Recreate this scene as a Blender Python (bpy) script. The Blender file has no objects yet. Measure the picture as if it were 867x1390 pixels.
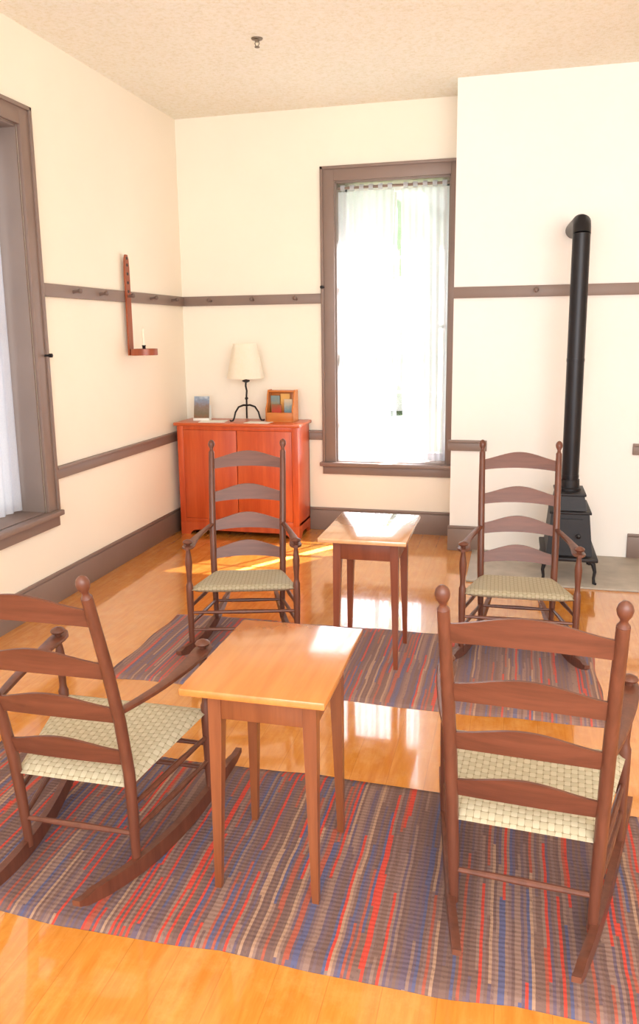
import bpy, bmesh, math, random
from mathutils import Vector, Matrix
random.seed(4)
C = bpy.context.scene.collection
PI = math.pi

# ------------------------------------------------------------------ materials
def lin(c):
    out = []
    for v in c:
        v = v/255.0
        out.append(v/12.92 if v <= .04045 else ((v+.055)/1.055)**2.4)
    return tuple(out)+(1.0,)

class NT:
    def __init__(s, name):
        s.m = bpy.data.materials.new(name); s.m.use_nodes = True
        s.t = s.m.node_tree; s.t.nodes.clear()
        s.out = s.t.nodes.new('ShaderNodeOutputMaterial')
    def n(s, typ, ins=None, **kw):
        d = s.t.nodes.new(typ)
        for k, v in kw.items(): setattr(d, k, v)
        if ins:
            for k, v in ins.items(): s.set(d.inputs[k], v)
        return d
    def set(s, sock, v):
        if isinstance(v, bpy.types.NodeSocket): s.t.links.new(v, sock)
        else: sock.default_value = v
    def math(s, op, a, b=0.0, c=None):
        d = s.n('ShaderNodeMath', operation=op); s.set(d.inputs[0], a); s.set(d.inputs[1], b)
        if c is not None: s.set(d.inputs[2], c)
        return d.outputs[0]
    def xyz(s):
        tc = s.n('ShaderNodeTexCoord'); sp = s.n('ShaderNodeSeparateXYZ', {0: tc.outputs['Object']})
        return sp.outputs[0], sp.outputs[1], sp.outputs[2], tc.outputs['Object']
    def comb(s, x=0.0, y=0.0, z=0.0):
        return s.n('ShaderNodeCombineXYZ', {0: x, 1: y, 2: z}).outputs[0]
    def mapped(s, vec, sc):
        return s.n('ShaderNodeMapping', {'Vector': vec, 'Scale': sc}).outputs[0]
    def noise(s, vec, scale, detail=3.0, rough=.5):
        return s.n('ShaderNodeTexNoise', {'Vector': vec, 'Scale': scale, 'Detail': detail, 'Roughness': rough}).outputs['Fac']
    def ramp(s, fac, stops, mode='LINEAR'):
        d = s.n('ShaderNodeValToRGB', {0: fac}); r = d.color_ramp; r.interpolation = mode
        while len(r.elements) < len(stops): r.elements.new(.5)
        for e, (p, c) in zip(r.elements, stops): e.position = p; e.color = c
        return d.outputs[0]
    def mix(s, fac, a, b, mode='MIX'):
        d = s.n('ShaderNodeMix', data_type='RGBA', blend_type=mode)
        s.set(d.inputs[0], fac); s.set(d.inputs[6], a); s.set(d.inputs[7], b)
        return d.outputs[2]
    def bump(s, h, strength, dist):
        return s.n('ShaderNodeBump', {'Height': h, 'Strength': strength, 'Distance': dist}).outputs[0]
    def pbr(s, col, rough=.5, normal=None, metal=0.0, spec=.5, coat=0.0, coat_r=.1, emit=None, es=0.0):
        p = s.n('ShaderNodeBsdfPrincipled')
        s.set(p.inputs['Base Color'], col); s.set(p.inputs['Roughness'], rough); s.set(p.inputs['Metallic'], metal)
        s.set(p.inputs['Specular IOR Level'], spec); s.set(p.inputs['Coat Weight'], coat); s.set(p.inputs['Coat Roughness'], coat_r)
        if normal is not None: s.set(p.inputs['Normal'], normal)
        if emit is not None: s.set(p.inputs['Emission Color'], emit); s.set(p.inputs['Emission Strength'], es)
        s.t.links.new(p.outputs[0], s.out.inputs[0]); return s.m

def flat(name, c, rough=.5, var=.06, nscale=8, metal=0.0, spec=.5, bump=0.0):
    t = NT(name); x, y, z, o = t.xyz()
    f = t.noise(o, nscale, 3)
    a = tuple(v*(1-var) for v in lin(c)[:3])+(1,); b = tuple(min(1, v*(1+var)) for v in lin(c)[:3])+(1,)
    col = t.ramp(f, [(.3, a), (.7, b)])
    nm = t.bump(t.noise(o, nscale*12, 2), bump, .004) if bump else None
    return t.pbr(col, rough, nm, metal, spec)

def wood(name, c1, c2, axis=2, rough=.35, sc=14, coat=.25, spec=.5, coat_r=.2):
    t = NT(name); x, y, z, o = t.xyz()
    s = [sc, sc, sc]; s[axis] = sc*.08
    v = t.mapped(o, s)
    f = t.noise(v, 2.2, 5, .6)
    g = t.noise(v, 9, 2)
    col = t.ramp(f, [(.3, lin(c1)), (.7, lin(c2))])
    col = t.mix(t.math('MULTIPLY', g, .25), col, lin([q*.75 for q in c1]))
    return t.pbr(col, rough, t.bump(g, .05, .002), coat=coat, coat_r=coat_r, spec=spec)

def wall_mat(name, c):
    t = NT(name); x, y, z, o = t.xyz()
    f = t.noise(o, 1.3, 4)
    a = lin(c); b = lin([q*.985 for q in c])
    return t.pbr(t.ramp(f, [(.35, b), (.65, a)]), .75, t.bump(t.noise(o, 90, 3), .08, .003), spec=.25)

M = {}
M['wall_left'] = wall_mat('cream_plaster_left', (249, 240, 223))
M['wall'] = wall_mat('cream_plaster', (249, 241, 226))
M['breast'] = wall_mat('white_plaster', (249, 245, 241))
M['trim'] = flat('taupe_trim_paint', (134, 114, 105), .45, .05, 3)
M['trim_in'] = flat('taupe_jamb_paint', (134, 119, 112), .5, .05, 3)
M['chair'] = wood('chair_brown_wood', (90, 50, 36), (116, 67, 49), 2, .42, 16, .15, .45)
M['chair_h'] = wood('chair_brown_wood_across', (90, 50, 36), (118, 68, 50), 0, .42, 16, .12, .4)
M['tabletop'] = wood('cherry_tabletop', (190, 116, 54), (210, 140, 74), 1, .25, 9, .7, .5, .10)
M['tableleg'] = wood('cherry_leg', (122, 66, 37), (148, 86, 50), 2, .35, 14)
M['tabletop2'] = wood('honey_tabletop', (208, 152, 106), (222, 170, 126), 1, .16, 9, 1.0, .8, .06)
M['tableleg2'] = wood('reddish_leg', (116, 57, 36), (140, 74, 48), 2, .35, 14)
M['cab'] = wood('cabinet_red_wood', (188, 70, 28), (216, 98, 46), 2, .4, 9, .12)
M['cab_top'] = wood('cabinet_top_wood', (190, 80, 34), (214, 102, 48), 0, .35, 6, .25)
M['sconce'] = wood('sconce_wood', (140, 62, 30), (166, 80, 40), 2, .4, 16)
M['box'] = wood('box_wood', (200, 112, 46), (218, 134, 60), 0, .4, 12)
M['iron'] = flat('black_iron', (34, 31, 32), .45, .15, 14, .4, .5)
M['stove'] = flat('stove_cast_iron', (32, 30, 34), .5, .12, 10, .3, .5, .15)
M['pipe'] = flat('stove_pipe_black', (34, 33, 38), .38, .08, 6, .4)
M['peg'] = flat('dark_peg_paint', (108, 88, 80), .4)
M['knob'] = flat('dark_knob', (92, 62, 50), .4)
M['candle'] = flat('white_wax', (244, 236, 214), .4)
M['paper'] = flat('white_paper', (240, 238, 230), .6, .02)
M['sprk'] = flat('sprinkler_metal', (120, 110, 98), .35, .1, 20, .8)
M['grey'] = flat('hearth_stone', (174, 165, 154), .6, .12, 9, 0, .4, .2)
M['sash'] = flat('white_sash_paint', (244, 243, 240), .5)

def m_shade():
    t = NT('linen_shade'); x, y, z, o = t.xyz()
    f = t.noise(t.mapped(o, (60, 60, 6)), 4, 2)
    col = t.ramp(f, [(.3, lin((253, 246, 226))), (.7, lin((255, 250, 236)))])
    d = t.n('ShaderNodeBsdfDiffuse', {'Color': col}); tr = t.n('ShaderNodeBsdfTranslucent', {'Color': col})
    mx = t.n('ShaderNodeMixShader', {0: .3, 1: d.outputs[0], 2: tr.outputs[0]})
    t.t.links.new(mx.outputs[0], t.out.inputs[0]); return t.m
M['shade'] = m_shade()

def m_curtain():
    t = NT('sheer_white_curtain'); x, y, z, o = t.xyz()
    f = t.noise(t.mapped(o, (30, 30, 30)), 6, 2)
    cd_ = t.ramp(f, [(.3, lin((236, 238, 247))), (.7, lin((245, 246, 252)))])
    ct_ = t.ramp(f, [(.3, lin((186, 190, 203))), (.7, lin((196, 199, 211)))])
    d = t.n('ShaderNodeBsdfDiffuse', {'Color': cd_}); tr = t.n('ShaderNodeBsdfTranslucent', {'Color': ct_})
    mx = t.n('ShaderNodeMixShader', {0: .55, 1: d.outputs[0], 2: tr.outputs[0]})
    tp = t.n('ShaderNodeBsdfTransparent')
    m2 = t.n('ShaderNodeMixShader', {0: .09, 1: mx.outputs[0], 2: tp.outputs[0]})
    t.t.links.new(m2.outputs[0], t.out.inputs[0]); return t.m
M['curtain'] = m_curtain()

def m_glass():
    t = NT('window_glass'); x, y, z, o = t.xyz()
    tp = t.n('ShaderNodeBsdfTransparent'); g = t.n('ShaderNodeBsdfGlossy', {'Roughness': .05})
    t.set(g.inputs['Color'], t.ramp(t.noise(o, 2), [(0, (.9, .9, .9, 1)), (1, (1, 1, 1, 1))]))
    mx = t.n('ShaderNodeMixShader', {0: .05, 1: tp.outputs[0], 2: g.outputs[0]})
    t.t.links.new(mx.outputs[0], t.out.inputs[0]); return t.m
M['glass'] = m_glass()

def m_floor():
    t = NT('orange_plank_floor'); x, y, z, o = t.xyz()
    xs = t.math('DIVIDE', x, .135)
    pid = t.math('FLOOR', xs); fr = t.math('FRACT', xs)
    w = t.n('ShaderNodeTexWhiteNoise', {'Vector': t.comb(pid, 3.0, 0.0)}, noise_dimensions='2D')
    v = t.n('ShaderNodeMapping', {'Vector': o, 'Scale': (20, 2.6, 1)})
    t.set(v.inputs['Location'], t.comb(0.0, t.math('MULTIPLY', w.outputs[0], 40.0), 0.0))
    g = t.noise(v.outputs[0], 2.0, 6, .62)
    col = t.ramp(g, [(.25, lin((194, 118, 44))), (.55, lin((209, 138, 58))), (.8, lin((220, 155, 76)))])
    col = t.mix(t.math('MULTIPLY', w.outputs[0], .12), col, lin((192, 112, 46)))
    mot = t.noise(o, 7, 6, .7)
    col = t.mix(t.n('ShaderNodeMapRange', {0: mot, 1: .5, 2: .75, 3: 0.0, 4: .5}).outputs[0], col, lin((228, 172, 98)))
    seam = t.math('LESS_THAN', t.math('MINIMUM', fr, t.math('SUBTRACT', 1.0, fr)), .009)
    col = t.mix(t.math('MULTIPLY', seam, .3), col, lin((140, 76, 30)))
    wear = t.noise(o, 14, 5, .7)
    rough = t.n('ShaderNodeMapRange', {0: wear, 1: .3, 2: .7, 3: .08, 4: .22}).outputs[0]
    h = t.math('ADD', t.math('MULTIPLY', wear, .5), t.math('MULTIPLY', seam, -1.0))
    return t.pbr(col, rough, t.bump(h, .09, .003), coat=1.0, coat_r=.05)
M['floor'] = m_floor()

def m_ceiling():
    t = NT('stippled_ceiling'); x, y, z, o = t.xyz()
    f = t.noise(o, 46, 4, .7); g = t.noise(o, 140, 3)
    col = t.ramp(f, [(.34, lin((234, 230, 208))), (.46, lin((243, 241, 226))), (.6, lin((247, 246, 236)))])
    return t.pbr(col, .85, t.bump(t.math('ADD', f, g), .38, .010), spec=.2)
M['ceiling'] = m_ceiling()

def m_rug(name, lift, goal):
    t = NT(name); x, y, z, o = t.xyz()
    wob = t.noise(t.mapped(o, (1, 5, 1)), 1.0, 2)
    xx = t.math('DIVIDE', t.math('ADD', x, t.math('MULTIPLY', wob, .014)), .0082)
    pid = t.math('FLOOR', xx)
    w1 = t.n('ShaderNodeTexWhiteNoise', {'W': pid}, noise_dimensions='1D').outputs[0]
    seg = t.math('FLOOR', t.math('ADD', t.math('DIVIDE', y, .55), t.math('MULTIPLY', w1, 9.0)))
    w2 = t.n('ShaderNodeTexWhiteNoise', {'Vector': t.comb(pid, seg, 0.0)}, noise_dimensions='2D').outputs[0]
    cols = [(0, (116, 90, 82)), (.18, (108, 88, 92)), (.30, (136, 108, 98)), (.42, (102, 86, 100)), (.53, (190, 68, 56)),
            (.62, (108, 84, 80)), (.77, (164, 130, 108)), (.815, (124, 98, 94)), (.895, (160, 84, 68)), (.945, (88, 88, 118))]
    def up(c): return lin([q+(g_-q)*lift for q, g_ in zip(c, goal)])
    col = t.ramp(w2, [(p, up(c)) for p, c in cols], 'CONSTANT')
    ridge = t.math('SINE', t.math('ADD', t.math('MULTIPLY', y, 2*PI/.016), t.math('MULTIPLY', t.noise(o, 9, 2), 5.0)))
    n = t.noise(o, 160, 2)
    blotch = t.noise(t.mapped(o, (80, 45, 1)), 1.0, 2)
    dark = t.n('ShaderNodeMapRange', {0: ridge, 1: -1.0, 2: .2, 3: .06, 4: 0.0}).outputs[0]
    col = t.mix(dark, col, up((76, 56, 52)))
    col = t.mix(t.math('MULTIPLY', t.math('GREATER_THAN', blotch, .64), .3), col, up((76, 60, 60)))
    h = t.math('ADD', t.math('MULTIPLY', ridge, .4), n)
    return t.pbr(col, .9, t.bump(h, .3, .004), spec=.15)
M['rug1'] = m_rug('rag_rug_dark', .02, (235, 220, 215))
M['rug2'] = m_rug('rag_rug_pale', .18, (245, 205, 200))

def m_weave():
    t = NT('woven_tape_seat'); x, y, z, o = t.xyz()
    u = t.math('DIVIDE', x, .019); v = t.math('DIVIDE', y, .019)
    ck = t.math('MODULO', t.math('ABSOLUTE', t.math('ADD', t.math('FLOOR', u), t.math('FLOOR', v))), 2.0)
    pu = t.math('SINE', t.math('MULTIPLY', t.math('FRACT', u), PI)); pv = t.math('SINE', t.math('MULTIPLY', t.math('FRACT', v), PI))
    inv = t.math('SUBTRACT', 1.0, ck)
    h = t.math('ADD', t.math('MULTIPLY', ck, t.math('MULTIPLY', t.math('POWER', pu, .4), t.math('ADD', .6, t.math('MULTIPLY', pv, .4)))),
               t.math('MULTIPLY', inv, t.math('MULTIPLY', t.math('POWER', pv, .4), t.math('ADD', .6, t.math('MULTIPLY', pu, .4)))))
    a = t.mix(ck, lin((177, 167, 142)), lin((188, 178, 154)))
    col = t.mix(t.math('LESS_THAN', h, .44), a, lin((144, 131, 106)))
    return t.pbr(col, .75, t.bump(h, .38, .004), spec=.2)
M['weave'] = m_weave()

def m_card(name, stops, axis=2, sc=1.0, off=0.0):
    t = NT(name); x, y, z, o = t.xyz()
    c = (x, y, z)[axis]
    f = t.math('ADD', t.math('MULTIPLY', t.math('ADD', c, off), sc), t.math('MULTIPLY', t.noise(o, 40, 3), .35))
    return t.pbr(t.ramp(f, [(p, lin(q)) for p, q in stops]), .35)
M['postcard'] = m_card('landscape_postcard', [(.1, (150, 84, 50)), (.35, (110, 96, 70)), (.6, (130, 110, 100)), (.85, (130, 146, 170)), (1, (190, 200, 210))], 2, 4.2)
BROCH = [[(.1, (90, 110, 60)), (.5, (190, 150, 70)), (.9, (130, 150, 150))], [(.1, (190, 50, 40)), (.5, (220, 130, 60)), (.9, (236, 180, 100))],
         [(.1, (170, 60, 50)), (.5, (120, 150, 160)), (.9, (210, 190, 160))], [(.1, (220, 130, 50)), (.5, (190, 60, 44)), (.9, (80, 110, 70))]]
def m_leaf():
    t = NT('sunlit_foliage'); x, y, z, o = t.xyz()
    return t.pbr(t.ramp(t.noise(o, 4, 5), [(.3, lin((126, 140, 122))), (.7, lin((152, 165, 146)))]), .8)
M['leaf'] = m_leaf()
M['grass'] = flat('sunlit_lawn', (64, 84, 48), .9, .2, 3)
M['bark'] = flat('bark', (130, 120, 108), .9, .2, 8)
M['bldg'] = flat('pale_building_wall', (206, 205, 204), .8, .08, 3)
M['bwin'] = flat('far_window_pane', (150, 156, 164), .2, .1, 2)
M['roof'] = flat('grey_roof', (96, 95, 96), .8, .1, 3)

# ------------------------------------------------------------------ mesh helpers
class MB:
    def __init__(s): s.bm = bmesh.new()
    def box(s, x0, x1, y0, y1, z0, z1, bev=0.0):
        b = bmesh.new(); r = bmesh.ops.create_cube(b, size=1)
        for v in b.verts: v.co = Vector(((x0+x1)/2+v.co.x*(x1-x0), (y0+y1)/2+v.co.y*(y1-y0), (z0+z1)/2+v.co.z*(z1-z0)))
        if bev: bmesh.ops.bevel(b, geom=list(b.edges), offset=bev, segments=2, affect='EDGES', profile=.5)
        s.add(b); return s
    def add(s, b, mat=None):
        me = bpy.data.meshes.new('tmp')
        if mat is not None: b.transform(mat)
        b.to_mesh(me); b.free(); s.bm.from_mesh(me); bpy.data.meshes.remove(me)
    def loops(s, rings, cap=True, closed=True):
        bm = s.bm; vr = [[bm.verts.new(p) for p in r] for r in rings]; n = len(rings[0])
        for a, b in zip(vr[:-1], vr[1:]):
            for i in range(n if closed else n-1):
                j = (i+1) % n; bm.faces.new((a[i], a[j], b[j], b[i]))
        if cap: bm.faces.new(vr[0][::-1]); bm.faces.new(vr[-1])
        return s
    def tube(s, pts, rad, seg=12, cap=True):
        pts = [Vector(p) for p in pts]
        if not isinstance(rad, (list, tuple)): rad = [rad]*len(pts)
        rings = []; ref = None
        for i, p in enumerate(pts):
            t = (pts[min(i+1, len(pts)-1)]-pts[max(i-1, 0)]).normalized()
            if ref is None:
                ref = Vector((1, 0, 0)) if abs(t.x) < .8 else Vector((0, 1, 0))
            u = (ref-t*ref.dot(t)).normalized(); w = t.cross(u); ref = u
            rings.append([p+(u*math.cos(2*PI*k/seg)+w*math.sin(2*PI*k/seg))*max(rad[i], 1e-4) for k in range(seg)])
        return s.loops(rings, cap)
    def lathe(s, prof, o=(0, 0, 0), ax=(0, 0, 1), seg=16):
        o = Vector(o); ax = Vector(ax).normalized()
        ref = Vector((1, 0, 0)) if abs(ax.x) < .8 else Vector((0, 1, 0))
        u = (ref-ax*ref.dot(ax)).normalized(); w = ax.cross(u)
        return s.loops([[o+ax*h+(u*math.cos(2*PI*k/seg)+w*math.sin(2*PI*k/seg))*max(r, 1e-4) for k in range(seg)] for h, r in prof])
    def prism(s, poly, fn):   # poly 2D list, fn(p, 0/1) -> 3D
        return s.loops([[fn(p, 0) for p in poly], [fn(p, 1) for p in poly]])
    def build(s, name, m, parent=None, smooth=True, ang=35):
        bmesh.ops.recalc_face_normals(s.bm, faces=s.bm.faces)
        me = bpy.data.meshes.new(name); s.bm.to_mesh(me); s.bm.free()
        me.materials.append(m)
        if smooth:
            for p in me.polygons: p.use_smooth = True
            me.set_sharp_from_angle(angle=math.radians(ang))
        o = bpy.data.objects.new(name, me); C.objects.link(o)
        if parent: o.parent = parent
        return o

def tag(o, label, cat, group=None):
    o['label'] = label; o['category'] = cat
    if group: o['group'] = group
    return o
def thing(name, label, cat, loc=(0, 0, 0), rz=0, group=None):
    o = bpy.data.objects.new(name, None); C.objects.link(o); o.location = loc; o.rotation_euler = (0, 0, rz)
    o.empty_display_size = .1
    return tag(o, label, cat, group)
def struct(o): o['kind'] = 'structure'; return o
def dup(root, loc, rz, label, rx=0.0):
    r = root.copy(); C.objects.link(r); r.location = loc; r.rotation_euler = (rx, 0, rz); r['label'] = label
    for ch in list(root.children):
        c = ch.copy(); C.objects.link(c); c.parent = r
        for g in list(ch.children):
            d = g.copy(); C.objects.link(d); d.parent = c
    return r

# ------------------------------------------------------------------ room shell
XL, YB, YC, ZC = -2.68, 6.107, 5.691, 3.271
XR, YF = 2.7, -1.3
T = .34
struct(MB().box(XL-T, XR+T, YF, YB+T, -.12, 0).build('floor', M['floor'], smooth=False))
struct(MB().box(XL-T, XR+T, YF, YB+T, ZC, ZC+.12).build('ceiling', M['ceiling'], smooth=False))
WZ0, WZ1 = .57, 2.735
LY0, LY1 = 3.17, 3.99        # left window opening
BX0, BX1 = -1.39, -.505      # back window opening
b = MB()
b.box(XL-T, XL, YF, LY0, 0, ZC).box(XL-T, XL, LY1, YB+T, 0, ZC).box(XL-T, XL, LY0, LY1, 0, WZ0).box(XL-T, XL, LY0, LY1, WZ1, ZC)
struct(b.build('wall_left', M['wall_left'], smooth=False))
b = MB()
b.box(XL, BX0, YB, YB+T, 0, ZC).box(BX1, XR, YB, YB+T, 0, ZC).box(BX0, BX1, YB, YB+T, 0, WZ0).box(BX0, BX1, YB, YB+T, WZ1, ZC)
struct(b.build('wall_back', M['wall'], smooth=False))
struct(MB().box(XR, XR+T, YF, YB+T, 0, ZC).build('wall_right', M['wall'], smooth=False))
CX0, CX1 = -.44, 1.05
struct(MB().box(CX0, CX1, YC, YB, 0, ZC).build('wall_chimney', M['breast'], smooth=False))

def peg(parent, p, ax):
    ax = Vector(ax)
    MB().lathe([(0, .011), (.02, .009), (.035, .010), (.045, .015), (.054, .0175), (.061, .013), (.065, 0)], Vector(p), ax+Vector((0, 0, .12)), 14).build('peg', M['peg'], parent)

def rail(name, boxes):
    b = MB()
    for q in boxes: b.box(*q, bev=.004)
    return struct(b.build(name, M['trim']))
# peg rails
P0, P1 = 1.828, 1.904
r = rail('trim_1', [(XL, XL+.022, LY1+.11, YB, P0, P1)])
for y in (4.42, 4.74, 5.11, 5.48, 5.85): peg(r, (XL+.02, y, 1.866), (1, 0, 0))
r = rail('trim_2', [(XL+.022, BX0-.11, YB-.022, YB, P0, P1)])
for x in (-2.42, -2.06, -1.70): peg(r, (x, YB-.02, 1.866), (0, -1, 0))
r = rail('trim_3', [(CX0-.004, CX1, YC-.022, YC, P0, P1)])
for x in (.117, .85): peg(r, (x, YC-.02, 1.866), (0, -1, 0))
# chair rails with moulded cap
def chair_rail(name, x0, x1, y0, y1, nx, ny):
    b = MB(); z0, z1 = .748, .826
    ax = .02*nx; ay = .02*ny
    b.box(min(x0, x0+ax), max(x1, x1+ax), min(y0, y0+ay), max(y1, y1+ay), z0, z1-.018, .003)
    ax = .036*nx; ay = .036*ny
    b.box(min(x0, x0+ax), max(x1, x1+ax), min(y0, y0+ay), max(y1, y1+ay), z1-.018, z1, .005)
    return struct(b.build(name, M['trim']))
chair_rail('trim_4', XL, XL, LY1+.11, YB, 1, 0)
chair_rail('trim_5', XL+.036, BX0-.11, YB, YB, 0, -1)
chair_rail('trim_6', CX0-.02, -.185, YC, YC, 0, -1)
chair_rail('trim_7', .80, CX1, YC, YC, 0, -1)
def baseboard(name, q):
    b = MB(); x0, x1, y0, y1, px, py = q
    b.box(x0, x1+.02*px, y0-.02*py, y1, 0, .165, .002)
    b.box(x0, x1+.013*px, y0-.013*py, y1, .165, .187, .004)
    return struct(b.build(name, M['trim']))
baseboard('baseboard_left', (XL, XL, YF, YB, 1, 0))
baseboard('baseboard_back', (XL+.02, CX0, YB, YB, 0, 1))
baseboard('baseboard_chimney', (CX0-.012, -.215, YC, YC, 0, 1))
baseboard('baseboard_chimney_right', (.80, CX1, YC, YC, 0, 1))

# windows: built in a local frame, w along wall, d outward (away from the room), z up
def window(name, a0, a1, f, K1=.102):
    root = bpy.data.objects.new(name, None); C.objects.link(root); struct(root)
    def bx(mb, w0, w1, d0, d1, z0, z1, bev=.003):
        p, q = f(w0, d0), f(w1, d1)
        mb.box(min(p[0], q[0]), max(p[0], q[0]), min(p[1], q[1]), max(p[1], q[1]), z0, z1, bev)
    K = .108
    b = MB(); bx(b, a0-K, a0, -.024, 0, WZ0, WZ1+K); bx(b, a1, a1+K1, -.024, 0, WZ0, WZ1+K); bx(b, a0, a1, -.024, 0, WZ1, WZ1+K)
    for (w0, w1) in ((a0-K, a0-K+.022), (a1+K1-.022, a1+K1)): bx(b, w0, w1, -.036, -.02, WZ0, WZ1+K)
    bx(b, a0-K, a1+K1, -.036, -.02, WZ1+K-.022, WZ1+K)
    b.build('window_casing', M['trim'], root)
    b = MB(); bx(b, a0-.002, a0+.014, 0, .26, WZ0, WZ1); bx(b, a1-.014, a1+.002, 0, .26, WZ0, WZ1); bx(b, a0, a1, 0, .26, WZ1-.014, WZ1+.002)
    b.build('window_jamb', M['trim_in'], root)
    b = MB(); bx(b, a0-K-.02, a1+K1, -.062, .0, WZ0-.032, WZ0, .006); bx(b, a0, a1, 0, .30, WZ0-.03, WZ0+.004, .003)
    bx(b, a0-K, a1+K1, -.026, 0, WZ0-.10, WZ0-.032, .003)
    b.build('window_sill', M['trim'], root)
    b = MB(); d0, d1 = .20, .235
    zm = 1.64
    bx(b, a0+.014, a0+.06, d0, d1, WZ0, WZ1-.014); bx(b, a1-.06, a1-.014, d0, d1, WZ0, WZ1-.014)
    for z0, z1 in ((WZ0, WZ0+.06), (zm-.018, zm+.018), (WZ1-.06, WZ1-.014)): bx(b, a0+.014, a1-.014, d0, d1, z0, z1)
    w = (a0+a1)/2; bx(b, w-.007, w+.007, d0+.008, d1-.008, WZ0, WZ1-.014, .002)
    for z in (WZ0+.55, zm+.54): bx(b, a0+.014, a1-.014, d0+.010, d1-.010, z-.007, z+.007, .002)
    b.build('window_sash', M['sash'], root)
    b = MB(); bx(b, a0+.05, a1-.05, .216, .219, WZ0+.05, WZ1-.05, 0); b.build('window_pane', M['glass'], root, False)
    return root
fb = lambda w, d: (w, YB+d)
fl = lambda w, d: (XL-d, w)
w1 = window('window_1', BX0, BX1, fb, .062)
w2 = window('window_2', LY0, LY1, fl)
for root, p, ax in ((w2, (XL+.03, LY1+.06, 1.49), (1, .25, 0)), (w1, (BX0-.085, YB-.03, 1.95), (-.2, -1, 0))):
    MB().lathe([(0, .007), (.02, .006), (.03, .012), (.045, .012), (.05, 0)], p, ax, 10).build('curtain_hook', M['iron'], root)

# curtains
def curtain(label, a0, a1, f, z0, z1, waves, dbase, ntab, flare=0.0, phase=0.0, taper=0.0, left=0.0):
    root = thing('curtain', label, 'curtain', (0, 0, 0))
    nu, nv = 16*waves, 14
    rows = []
    for j in range(nv+1):
        v = j/nv; z = z1+(z0-z1)*v
        row = []
        for i in range(nu+1):
            u = i/nu
            w = a0+(a1-a0)*u
            if taper: w += taper*(1-v)*u
            if left: w += left*(1-v)*(1-u)
            w += flare*v*u
            A = .006+.004*v
            d = dbase+A*math.sin(2*PI*waves*u+phase+.7*math.sin(3*v+u*4))+.005*math.sin(11*u+4*v)
            p = f(w, d); row.append(Vector((p[0], p[1], z)))
        rows.append(row)
    MB().loops(rows, cap=False, closed=False).build('curtain_panel', M['curtain'], root, ang=180)
    for k in range(ntab):
        w = a0+left+(a1+taper-a0-left)*(k+.5)/ntab
        pts = []
        for q in range(11):
            an = -PI/2+2*PI*q/10*.999
            pts.append((.017*math.cos(an), .022*math.sin(an)))
        b = MB()
        b.loops([[Vector((*f(w-.017, dbase+p[0]), z1+.026+p[1])) for p in pts], [Vector((*f(w+.017, dbase+p[0]), z1+.026+p[1])) for p in pts]], cap=False, closed=False)
        b.build('curtain_tab', M['curtain'], root)
    return root
ZR = 2.690
curtain('white sheer tab-top curtain on left half of the tall back window', BX0+.018, -.962, fb, .59, ZR-.026, 8, .05, 6, taper=.030)
curtain('white sheer tab-top curtain on right half of the tall back window', -.856, BX1-.016, fb, .59, ZR-.026, 7, .05, 5, phase=1.0, left=-.030)
curtain('white curtain in the left wall window at the frame edge', LY0+.02, LY1-.06, fl, .59, ZR-.026, 9, .13, 7, flare=.03)
def rod(label, f, a0, a1, d):
    p, q = f(a0, d), f(a1, d)
    tag(MB().tube([(p[0], p[1], ZR), (q[0], q[1], ZR)], .010, 12).build('curtain_rod', M['trim']), label, 'curtain rod')
rod('thin brown curtain rod across the top of the back window', fb, BX0+.014, BX1-.014, .05)
rod('thin brown curtain rod across the top of the left wall window', fl, LY0+.014, LY1-.014, .13)

# hearth
tag(MB().box(-.27, 1.2, 4.94, YC, 0, .014, .004).build('hearth_slab', M['grey']), 'grey stone hearth slab set in the floor under the black stove', 'hearth')

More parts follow.
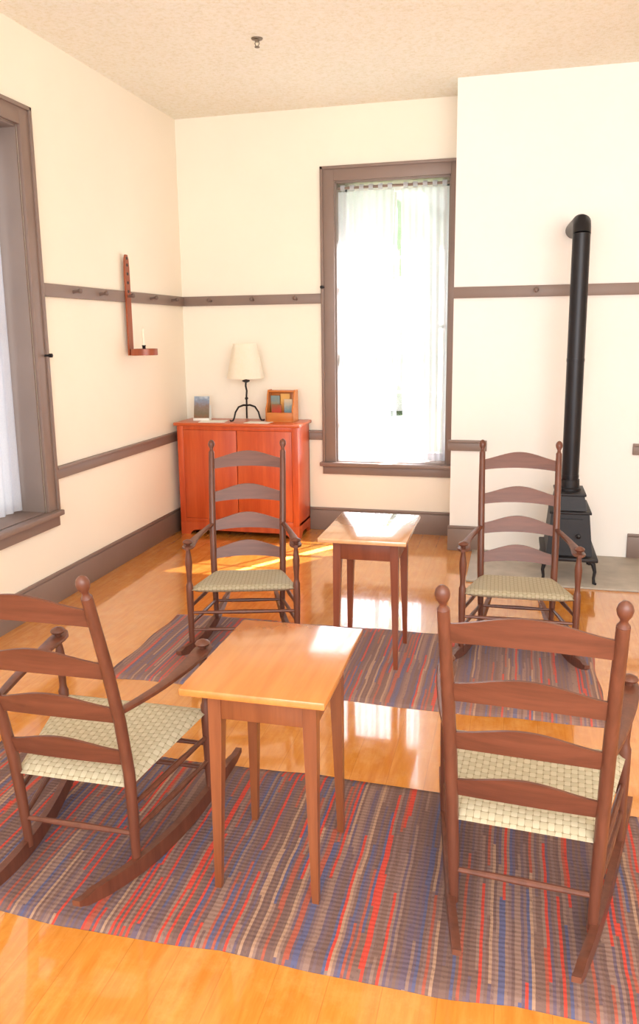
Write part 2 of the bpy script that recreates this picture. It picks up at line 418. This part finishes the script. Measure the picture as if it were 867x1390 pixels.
# ------------------------------------------------------------------ rocking chairs
WOOD = M['chair']
def lerp(pts, z):
    for (a, b) in zip(pts[:-1], pts[1:]):
        if a[2] <= z <= b[2]:
            t = (z-a[2])/(b[2]-a[2]); return [a[i]+(b[i]-a[i])*t for i in range(3)]
    return list(pts[-1])
def back_path(s): return [(s*.180, .182, .05), (s*.184, .188, .20), (s*.188, .20, .36), (s*.191, .234, .54), (s*.194, .289, .74), (s*.197, .358, .952)]
CG = 'ladder-back rocking chairs around the two small tables'
def make_chair(label, loc, rz):
    R = thing('rocking_chair', label, 'rocking chair', loc, rz, CG)
    for s in (-1, 1):
        pa = back_path(s)
        bp = MB().tube(pa, [.013, .016, .0175, .0175, .017, .0155], 14).build('back_post', WOOD, R)
        d = Vector(pa[-1])-Vector(pa[-2])
        MB().lathe([(-.003, .0155), (.008, .010), (.014, .0085), (.02, .010), (.032, .0165), (.044, .0185), (.056, .0155), (.064, .009), (.068, 0)], pa[-1], d, 16).build('finial', WOOD, bp)
    for zb_, zt_ in ((.860, .953), (.685, .778), (.534, .627), (.384, .477)):
        zc = (zb_+zt_)/2
        L, Rr = lerp(back_path(-1), zc), lerp(back_path(1), zc)
        n = 24; rings = []
        lean = .30
        for i in range(n+1):
            u = -1+2*i/n
            x = Rr[0]*u*.985; y = Rr[1]+.018*(1-u*u)
            ogee = .5+.5*math.cos(u*PI)
            flat_ = 1-u*u
            zt = zt_-.041+.041*(.6*ogee+.4*flat_); zb = zb_+.012*flat_
            th = .0045
            ring = []
            for zz, k in ((zb, 0), (zt, 1)):
                yy = y+(zz-zc)*lean
                ring += [Vector((x, yy-th, zz)), Vector((x, yy+th, zz))] if k == 0 else [Vector((x, yy+th, zz)), Vector((x, yy-th, zz))]
            rings.append(ring)
        MB().loops(rings).build('back_slat', M['chair_h'], R)
    # woven seat
    nu, nv = 18, 14
    rows = []
    for j in range(nv+1):
        v = -1+2*j/nv
        y = -.212+(v+1)/2*.412; hw = .272+(.186-.272)*(v+1)/2
        zc = .345+(.310-.345)*(v+1)/2
        top, bot = [], []
        for i in range(nu+1):
            u = -1+2*i/nu
            th = .019*max(0, 1-abs(u)**8)**.5*max(0, 1-abs(v)**8)**.5+.0006
            sag = -.012*(1-u*u)*(1-v*v)
            top.append(Vector((hw*u, y, zc+th+sag))); bot.append(Vector((hw*u, y, zc-th+sag)))
        rows.append(top+bot[::-1])
    MB().loops(rows).build('seat', M['weave'], R, ang=60)
    AD = -.022
    for s in (-1, 1):
        MB().lathe([(.045, .0125), (.12, .0145), (.20, .0155), (.30, .0175), (.368, .0175), (.378, .0135), (.392, .0120), (.42, .0130), (.46, .0165), (.49, .0175), (.52, .0140), (.546, .0098), (.575+AD, .0105), (.58+AD, .0105)], (s*.265, -.20, 0), (0, 0, 1), 16).build('front_post', WOOD, R)
        # arm: curved outline swept along its length
        B = lerp(back_path(s), .585+AD)
        rings = []; n = 16
        for i in range(n+1):
            t = i/n
            y = B[1]-.006+(-.240-B[1])*t
            x = s*(.194+.071*t+.018*math.sin(PI*t))
            wdt = .013+.008*t+.016*max(0, (t-.45)/.55)**1.2
            if t > .86: wdt *= max(.25, math.sqrt(max(0, 1-((t-.86)/.145)**2)))
            z = .592+AD-.007*math.sin(PI*t)-.004*t
            th = .0082
            ring = []
            for k in range(10):
                a = 2*PI*k/10
                cx_, cz_ = math.cos(a), math.sin(a)
                ring.append(Vector((x+wdt*math.copysign(abs(cx_)**.6, cx_), y, z+th*math.copysign(abs(cz_)**.6, cz_))))
            rings.append(ring)
        arm = MB().loops(rings).build('arm', WOOD, R)
        MB().lathe([(.592+AD, .011), (.600+AD, .012), (.605+AD, .022), (.611+AD, .025), (.617+AD, .0215), (.623+AD, .010), (.625+AD, 0)], (s*.265, -.20, 0), (0, 0, 1), 18).build('arm_knob', WOOD, arm)
        # rocker runner
        rings = []; n = 26
        for i in range(n+1):
            y = -.39+.83*i/n; t = i/n
            x = s*(.265-.20*(y+.2))
            zb = y*y/1.95
            h = .054-.022*abs(2*t-1)**3
            if t < .06 or t > .94: h *= .75
            zl = zb+(.008 if (i in (0, n)) else 0)
            rings.append([Vector((x-.011, y, zl)), Vector((x+.011, y, zl)), Vector((x+.011, y, zb+h)), Vector((x-.011, y, zb+h))])
        MB().loops(rings).build('rocker', WOOD, R)
        for z in (.155, .245):
            q = lerp(back_path(s), z)
            MB().tube([(s*.265, -.20, z+.01), ((s*.265+q[0])/2, (q[1]-.2)/2, z+.005), (q[0], q[1], z)], [.007, .0105, .007], 10).build('rung', WOOD, R)
    for z in (.135, .225):
        MB().tube([(-.265, -.20, z), (0, -.20, z), (.265, -.20, z)], [.007, .0105, .007], 10).build('rung', WOOD, R)
    q = lerp(back_path(1), .15)
    MB().tube([(-q[0], q[1], .15), (0, q[1], .15), (q[0], q[1], .15)], [.007, .0105, .007], 10).build('rung', WOOD, R)
    return R
RT = .010
chA = make_chair('brown ladder-back rocking chair facing the viewer in front of the red cabinet', (-1.332, 3.70, RT), .27)
dup(chA, (.045, 3.875, RT), .02, 'brown ladder-back rocking chair facing the viewer in front of the black stove')
dup(chA, (-1.230, 2.062, RT+.0008), PI+.008, 'brown ladder-back rocking chair seen from behind, left of the nearer small table', -.030)
dup(chA, (.074, 2.098, RT), PI-.066, 'brown ladder-back rocking chair seen from behind, right of the nearer small table')

# ------------------------------------------------------------------ small tables
def table(label, loc, top, leg, hx, hy):
    R = thing('side_table', label, 'table', loc, 0, 'small square-legged side tables')
    MB().box(-hx, hx, -hy, hy, .638, .66, .005).build('tabletop', top, R)
    ox, oy = .156, .175
    b = MB(); za, zb = .535, .638
    for s in (-1, 1):
        b.box(-ox+.03, ox-.03, s*(oy-.012)-.009, s*(oy-.012)+.009, za, zb, .001)
        b.box(s*(ox-.012)-.009, s*(ox-.012)+.009, -oy+.03, oy-.03, za, zb, .001)
    b.build('apron', leg, R)
    for sx in (-1, 1):
        for sy in (-1, 1):
            rings = []
            for z, w in ((0, .019), (.02, .0205), (.52, .038), (.638, .038)):
                x1, y1 = sx*ox, sy*oy
                x0, y0 = x1-sx*w, y1-sy*w
                rings.append([Vector((x0, y0, z)), Vector((x1, y0, z)), Vector((x1, y1, z)), Vector((x0, y1, z))])
            MB().loops(rings).build('leg', leg, R, False)
    return R
table('small light orange wood side table nearest the viewer with square tapered legs', (-.647, 2.060, RT), M['tabletop'], M['tableleg'], .202, .264)
table('small honey-topped wood side table standing behind, between the two facing rocking chairs', (-.658, 3.655, RT), M['tabletop2'], M['tableleg2'], .206, .275)

# ------------------------------------------------------------------ rugs
def rug(label, x0, x1, y0, y1, m):
    cx, cy = (x0+x1)/2, (y0+y1)/2; hx, hy = (x1-x0)/2, (y1-y0)/2
    nx, ny = 70, 30; rows = []
    for j in range(ny+1):
        v = -1+2*j/ny; top = []; bot = []
        for i in range(nx+1):
            u = -1+2*i/nx
            x = u*hx+.006*math.sin(7*v+3)*(abs(u) > .97); y = v*hy+.007*math.sin(9*u+1)*abs(v)+.005*math.sin(21*u)*abs(v)
            th = .0095*max(0, 1-abs(u)**60)**.5*max(0, 1-abs(v)**40)**.5
            top.append(Vector((x, y, .0005+th))); bot.append(Vector((x, y, .0003)))
        rows.append(top+bot[::-1])
    o = MB().loops(rows).build('rag_rug', m, ang=80); o.location = (cx, cy, 0)
    return tag(o, label, 'rug', 'striped woven rag rugs')
rug('dark striped rag rug under the nearer small table and two near chairs', -1.96, .46, 1.665, 2.53, M['rug1'])
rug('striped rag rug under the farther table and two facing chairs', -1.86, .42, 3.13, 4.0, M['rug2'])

# ------------------------------------------------------------------ cabinet
cab = thing('cabinet', 'low red-orange wooden two-door cabinet in the back left corner', 'cabinet', (-2.11, 5.92, 0))
W, D0, D1 = .50, -.185, .160
b = MB()
b.box(-W, -W+.02, D0+.02, D1, .10, .888, .002).box(W-.02, W, D0+.02, D1, .10, .888, .002).box(-W, W, D1-.012, D1, .10, .888).box(-W, W, D0+.02, D1, .10, .12)
b.box(-W, -W+.05, D0, D0+.02, .10, .888, .002).box(W-.05, W, D0, D0+.02, .10, .888, .002).box(-W+.05, W-.05, D0, D0+.02, .855, .888, .001).box(-W+.05, W-.05, D0, D0+.02, .10, .135, .001)
b.build('cabinet_body', M['cab'], cab)
MB().box(-W-.022, W+.022, D0-.022, D1+.004, .888, .912, .006).build('cabinet_top', M['cab_top'], cab)
# bracket base
poly = [(-W, .10), (-W, 0), (-W+.08, 0), (-W+.09, .02), (-W+.11, .034), (-W+.15, .04), (W-.15, .04), (W-.11, .034), (W-.09, .02), (W-.08, 0), (W, 0), (W, .10)]
MB().prism(poly, lambda p, k: Vector((p[0], D0+.02*k, p[1]))).build('bracket_base', M['cab'], cab, False)
poly = [(D0+.02, .10), (D0+.02, 0), (D0+.08, 0), (D0+.10, .03), (D0+.13, .04), (D1-.09, .04), (D1-.06, .03), (D1-.05, 0), (D1, 0), (D1, .10)]
for s in (-1, 1):
    MB().prism(poly, lambda p, k: Vector((s*(W-.02*k), p[0], p[1]))).build('bracket_base', M['cab'], cab, False)
for s in (-1, 1):
    x0, x1 = (-W+.052, -.003) if s < 0 else (.003, W-.052)
    b = MB(); b.box(x0, x1, D0+.001, D0+.02, .137, .853, .0015)
    d = b.build('door', M['cab'], cab)
    xk = x1-.03 if s < 0 else x0+.03
    MB().lathe([(0, .007), (.01, .006), (.018, .013), (.027, .013), (.031, 0)], (xk, D0+.002, .60), (0, -1, 0), 14).build('knob', M['knob'], d)

# things on the cabinet
ZT = .912
lamp = thing('table_lamp', 'black iron table lamp with cream shade on the red cabinet', 'lamp', (-2.085, 5.93, ZT))
b = MB()
for k in range(3):
    a = math.radians(-10+120*k); c, s = math.cos(a), math.sin(a)
    pr = [(0, .125), (.03, .128), (.075, .115), (.105, .075), (.118, .03), (.130, .010), (.150, .009), (.158, .018)]
    b.tube([(c*r_, s*r_, z) for r_, z in pr], [.008, .008, .0075, .007, .007, .007, .007, .005], 10)
b.build('tripod_base', M['iron'], lamp)
b = MB(); b.tube([(0, 0, .118), (0, 0, .20), (.004, 0, .24), (-.004, 0, .28), (0, 0, .33), (0, 0, .40)], .0075, 10)
b.lathe([(.17, .008), (.18, .016), (.19, .008)], seg=12).lathe([(.305, .008), (.315, .03), (.325, .03), (.33, .008)], seg=14)
b.build('lamp_stem', M['iron'], lamp)
MB().loops([[Vector((r_*math.cos(2*PI*k/32), r_*math.sin(2*PI*k/32), z)) for k in range(32)] for z, r_ in ((.340, .149), (.345, .149), (.608, .094), (.613, .093))], cap=False).build('lamp_shade', M['shade'], lamp)
b = MB()
for k in range(3):
    a = 2*PI*k/3; b.tube([(0, 0, .575), (.10*math.cos(a), .10*math.sin(a), .575)], .002, 6)
b.tube([(0, 0, .40), (0, 0, .58)], .004, 8).lathe([(.40, .014), (.43, .014), (.44, .018), (.47, .026), (.50, .024), (.52, .01)], seg=12)
b.build('shade_carrier', M['iron'], lamp)

ph = thing('card_stand', 'small leaning card stand at the left end of the red cabinet', 'card stand', (-2.46, 5.90, ZT), .12)
MB().box(-.066, .066, -.03, .05, 0, .006, .002).box(-.066, .066, .044, .05, .005, .12, .002).box(-.066, .066, -.03, -.026, .005, .022, .001).build('stand_frame', M['paper'], ph)
b = bmesh.new(); bmesh.ops.create_cube(b, size=1)
for v in b.verts: v.co = Vector((v.co.x*.125, v.co.y*.006, v.co.z*.19+.095))
mb = MB(); mb.add(b, Matrix.Rotation(math.radians(-12), 4, 'X'))
pc = mb.build('postcard', M['postcard'], None, False); pc.location = (-2.46, 5.885, ZT+.008); pc.rotation_euler = (0, 0, .12)
tag(pc, 'landscape postcard propped in the small stand on the red cabinet', 'postcard')

bx_ = thing('brochure_box', 'open-front orange wooden brochure box on right of the red cabinet', 'box', (-1.79, 5.92, ZT), -.05)
b = MB(); b.box(-.115, .115, -.06, .07, 0, .012, .002).box(-.115, .115, .058, .07, .012, .245, .002).box(-.115, .115, -.06, -.05, .012, .075, .002)
b.build('box_panel', M['box'], bx_)
for s in (-1, 1):
    poly = [(-.06, .0), (.07, .0), (.07, .25), (.0, .25), (-.02, .21), (-.03, .15), (-.06, .10)]
    MB().prism(poly, lambda p, k: Vector((s*(.115-.012*k), p[0], p[1]))).build('box_side', M['box'], bx_, False)
MB().box(-.103, .103, .0, .058, .232, .245, .002).build('box_top', M['box'], bx_)
for i, (x, z, w, h, dy) in enumerate([(-.062, .013, .075, .19, .030), (.02, .013, .078, .205, .038), (.055, .013, .07, .165, .008), (-.035, .013, .08, .125, -.022)]):
    t = MB().box(-w/2, w/2, -.005, .005, 0, h, .001).build('brochure', m_card('brochure_print', BROCH[i], 2, 4.5), None, False)
    ca, sa = math.cos(-.05), math.sin(-.05)
    t.location = (-1.79+x*ca-dy*sa, 5.92+x*sa+dy*ca, ZT+z); t.rotation_euler = (0, 0, -.05)
    tag(t, ['tan and green brochure standing at the back left of the wooden box', 'red and yellow brochure standing at the back of the wooden box',
            'grey-blue and red brochure standing at the right of the wooden box', 'orange and red brochure at the front of the wooden box'][i], 'brochure', 'brochures in the wooden box')
for i, (x, y, w, d, a, l) in enumerate([(-2.34, 5.84, .21, .15, .15, 'white paper sheet lying left of the lamp on the red cabinet'), (-1.95, 5.815, .20, .13, -.1, 'white paper sheet lying right of the lamp on the red cabinet')]):
    o = MB().box(-w/2, w/2, -d/2, d/2, 0, .003).build('paper_sheet', M['paper'], None, False); o.location = (x, y, ZT); o.rotation_euler = (0, 0, a)
    tag(o, l, 'paper')

# ------------------------------------------------------------------ candle sconce on the peg rail
sc = thing('candle_sconce', 'wooden hanging candle sconce on the left wall peg rail', 'sconce', (XL+.024, 5.11, 1.46))
poly = [(-.032, 0), (.032, 0), (.032, .60), (.027, .66), (.012, .69), (-.012, .69), (-.027, .66), (-.032, .60)]
MB().prism(poly, lambda p, k: Vector((.012*k, p[0], p[1]))).build('hanging_strip', M['sconce'], sc)
for z in (.44, .50, .56, .62, .665):
    MB().lathe([(0, .011), (.002, .011)], (.0115, 0, z), (1, 0, 0), 14).build('strip_hole', M['iron'], sc)
n = 40
tr = MB().loops([[Vector((.108+.095*math.cos(2*PI*k/n), .08*math.sin(2*PI*k/n), z)) for k in range(n)] for z in (.0, .010)]).build('tray', M['sconce'], sc)
rings = []
for rr, z in ((1.0, 0.0), (1.0, .045), (.95, .045), (.95, .004)):
    rings.append([Vector((.108+.096*rr*math.cos(2*PI*k/n), .081*rr*math.sin(2*PI*k/n), z)) for k in range(n)])
MB().loops(rings, cap=False).build('tray_rim', M['sconce'], tr)
MB().lathe([(.010, .03), (.016, .03), (.018, .012), (.06, .011), (.065, .014), (.07, .014)], (.108, 0, 0), (0, 0, 1), 16).build('candle_holder', M['iron'], sc)
cd = MB().lathe([(0, .0095), (.10, .0095), (.112, .007), (.115, .0015), (.128, .001)], seg=12).build('candle', M['candle']); cd.location = (XL+.132, 5.11, 1.53)
tag(cd, 'thin white candle in the wall sconce holder', 'candle')

# ------------------------------------------------------------------ stove and pipe
st = thing('wood_stove', 'small black cast iron wood stove on curved legs', 'stove', (.366, 5.22, .014))
def taper(b, z0, z1, a, c):  # rectangles (x0,x1,y0,y1)
    b.loops([[Vector((q[0], q[2], z)), Vector((q[1], q[2], z)), Vector((q[1], q[3], z)), Vector((q[0], q[3], z))] for z, q in ((z0, a), (z1, c))])
b = MB(); taper(b, .175, .44, (-.140, .140, -.20, .22), (-.116, .116, -.17, .21)); b.build('firebox', M['stove'], st)
b = MB(); b.box(-.172, .172, -.26, .25, .152, .176, .006); b.build('base_plate', M['stove'], st)
b = MB(); b.box(-.128, .128, -.185, .225, .44, .455, .004); taper(b, .455, .545, (-.10, .10, -.14, .19), (-.085, .085, -.12, .17)); b.box(-.095, .095, -.13, .18, .545, .56, .004)
b.build('top_chamber', M['stove'], st)
MB().lathe([(.56, .075), (.575, .075), (.58, .062), (.63, .060)], (0, .03, 0), (0, 0, 1), 24).build('flue_collar', M['stove'], st)
b = MB()
b.loops([[Vector((s_*(.085 if z < .3 else .075), -.198+(z-.185)/.255*.03-.012*k, z)) for s_, z in ((-1, .215), (1, .215), (1, .41), (-1, .41))] for k in (0, 1)])
dr = b.build('stove_door', M['stove'], st, False)
MB().lathe([(0, .006), (.02, .006), (.026, .014), (.036, .014), (.042, 0)], (.05, -.20, .31), (0, -1, 0), 12).build('door_knob', M['iron'], dr)
for sx in (-1, 1):
    for sy in (-1, 1):
        y0 = -.215 if sy < 0 else .20
        MB().tube([(sx*.12, y0, .16), (sx*.148, y0+sy*.006, .13), (sx*.158, y0+sy*.01, .085), (sx*.152, y0+sy*.012, .045), (sx*.155, y0+sy*.012, .012), (sx*.170, y0+sy*.012, .006)], [.018, .015, .011, .009, .011, .007], 10).build('leg', M['stove'], st)
sp = thing('stove_pipe', 'tall black stove pipe rising from the stove and elbowing into the wall', 'stove pipe', (.366, 5.25, .60))
pr = .054
MB().tube([(0, 0, .042), (0, 0, .9), (0, 0, 1.585)], pr, 24).build('upright_pipe', M['pipe'], sp)
el = [(0, 0, 1.58), (0, .012, 1.622), (0, .034, 1.65), (-.002, .075, 1.655)]
MB().tube(el, pr+.0015, 24).build('elbow', M['pipe'], sp)
MB().tube([(-.002, .07, 1.655), (-.02, .44, 1.655)], pr, 24).build('wall_pipe', M['pipe'], sp)
for z in (.05, .80):
    MB().lathe([(z, pr+.001), (z+.012, pr+.002), (z+.024, pr+.001)], seg=24).build('pipe_seam', M['pipe'], sp)

# ------------------------------------------------------------------ sprinkler
sk = thing('fire_sprinkler', 'small metal fire sprinkler head hanging from the stippled ceiling', 'sprinkler', (-1.508, 4.649, ZC))
MB().lathe([(0, .034), (-.005, .032), (-.010, .016), (-.018, .012)], seg=20).build('escutcheon', M['sprk'], sk)
b = MB()
for s in (-1, 1): b.tube([(s*.009, 0, -.016), (s*.013, 0, -.026), (s*.009, 0, -.038), (0, 0, -.043)], .0026, 8)
b.build('sprinkler_frame', M['sprk'], sk)
b = MB(); b.lathe([(-.041, .005), (-.045, .015), (-.048, .015), (-.049, 0)], seg=12); b.build('deflector', M['sprk'], sk)

# ------------------------------------------------------------------ outdoors
g = MB().box(-40, 40, YB+T+.3, 70, -.7, -.6).build('ground', M['grass'], None, False); struct(g)
bd = thing('building', 'pale building with windows seen between the back window curtains', 'building', (-3.2, 22, -.6))
MB().box(-5, 1.1, 0, 6, 0, 5.2).build('building_wall', M['bldg'], bd, False)
poly = [(-5.3, 5.2), (1.4, 5.2), (-1.95, 7.4)]
MB().prism(poly, lambda p, k: Vector((p[0], -.3+6.6*k, p[1]))).build('roof', M['roof'], bd, False)
for x in (-4, -2.4, -.8, .5):
    for z in (.9, 3.1):
        MB().box(x-.4, x+.4, -.04, .02, z, z+1.4, .01).build('window', M['bwin'], bd)
tr = thing('tree', 'leafy green tree seen through the gap between the curtains', 'tree', (-4.4, 18, -.6))
MB().tube([(0, 0, 0), (.1, 0, 1.5), (0, 0, 4.2)], [.22, .16, .1], 12).build('trunk', M['bark'], tr)
b = MB()
for k in range(16):
    q = bmesh.new(); bmesh.ops.create_icosphere(q, subdivisions=3, radius=random.uniform(.7, 1.1))
    for v in q.verts: v.co *= 1+.14*math.sin(v.co.x*9+k)*math.sin(v.co.y*8)*math.sin(v.co.z*9+2*k)+random.uniform(-.05, .05)
    b.add(q, Matrix.Translation((random.uniform(-1.5, 1.5), random.uniform(-1, 1), random.uniform(4.2, 6.8))))
b.build('crown', M['leaf'], tr)

# ------------------------------------------------------------------ light
w = bpy.data.worlds.new('world'); bpy.context.scene.world = w; w.use_nodes = True
bg = w.node_tree.nodes['Background']; bg.inputs[0].default_value = (.98, .98, 1.0, 1); bg.inputs[1].default_value = 2.1
def light(name, typ, loc, energy, color, direction, **kw):
    d = bpy.data.lights.new(name, typ); d.energy = energy; d.color = color
    for k, v in kw.items(): setattr(d, k, v)
    o = bpy.data.objects.new(name, d); C.objects.link(o); o.location = loc
    o.rotation_euler = Vector(direction).to_track_quat('-Z', 'Y').to_euler(); return o
light('sun', 'SUN', (4, 12, 9), 100.0, (1, .98, .95), (-.568, -.823, -1.32), angle=.009)
light('rear_fill_light', 'AREA', (.8, -1.0, 2.0), 185, (1, .98, .95), (-.12, 1, .13), shape='RECTANGLE', size=4.0, size_y=2.2)  # unseen fill lamp added behind the camera to brighten the room

# ------------------------------------------------------------------ camera
F = Vector((-.23961, .95348, -.18296)); Rv = Vector((.97032, .24157, -.0118)); U = Vector((-.03295, .18036, .98307))
cam = bpy.data.cameras.new('camera'); co = bpy.data.objects.new('camera', cam); C.objects.link(co)
co.matrix_world = Matrix(((Rv.x, U.x, -F.x, 0), (Rv.y, U.y, -F.y, 0), (Rv.z, U.z, -F.z, 1.6), (0, 0, 0, 1)))
cam.sensor_fit = 'AUTO'; cam.sensor_width = 36; cam.lens = 1058.5*36/1390; cam.shift_y = -46/1390
cam.clip_start = .05
bpy.context.scene.camera = co
bpy.context.scene.view_settings.view_transform = 'Standard'
bpy.context.scene.view_settings.look = 'None'
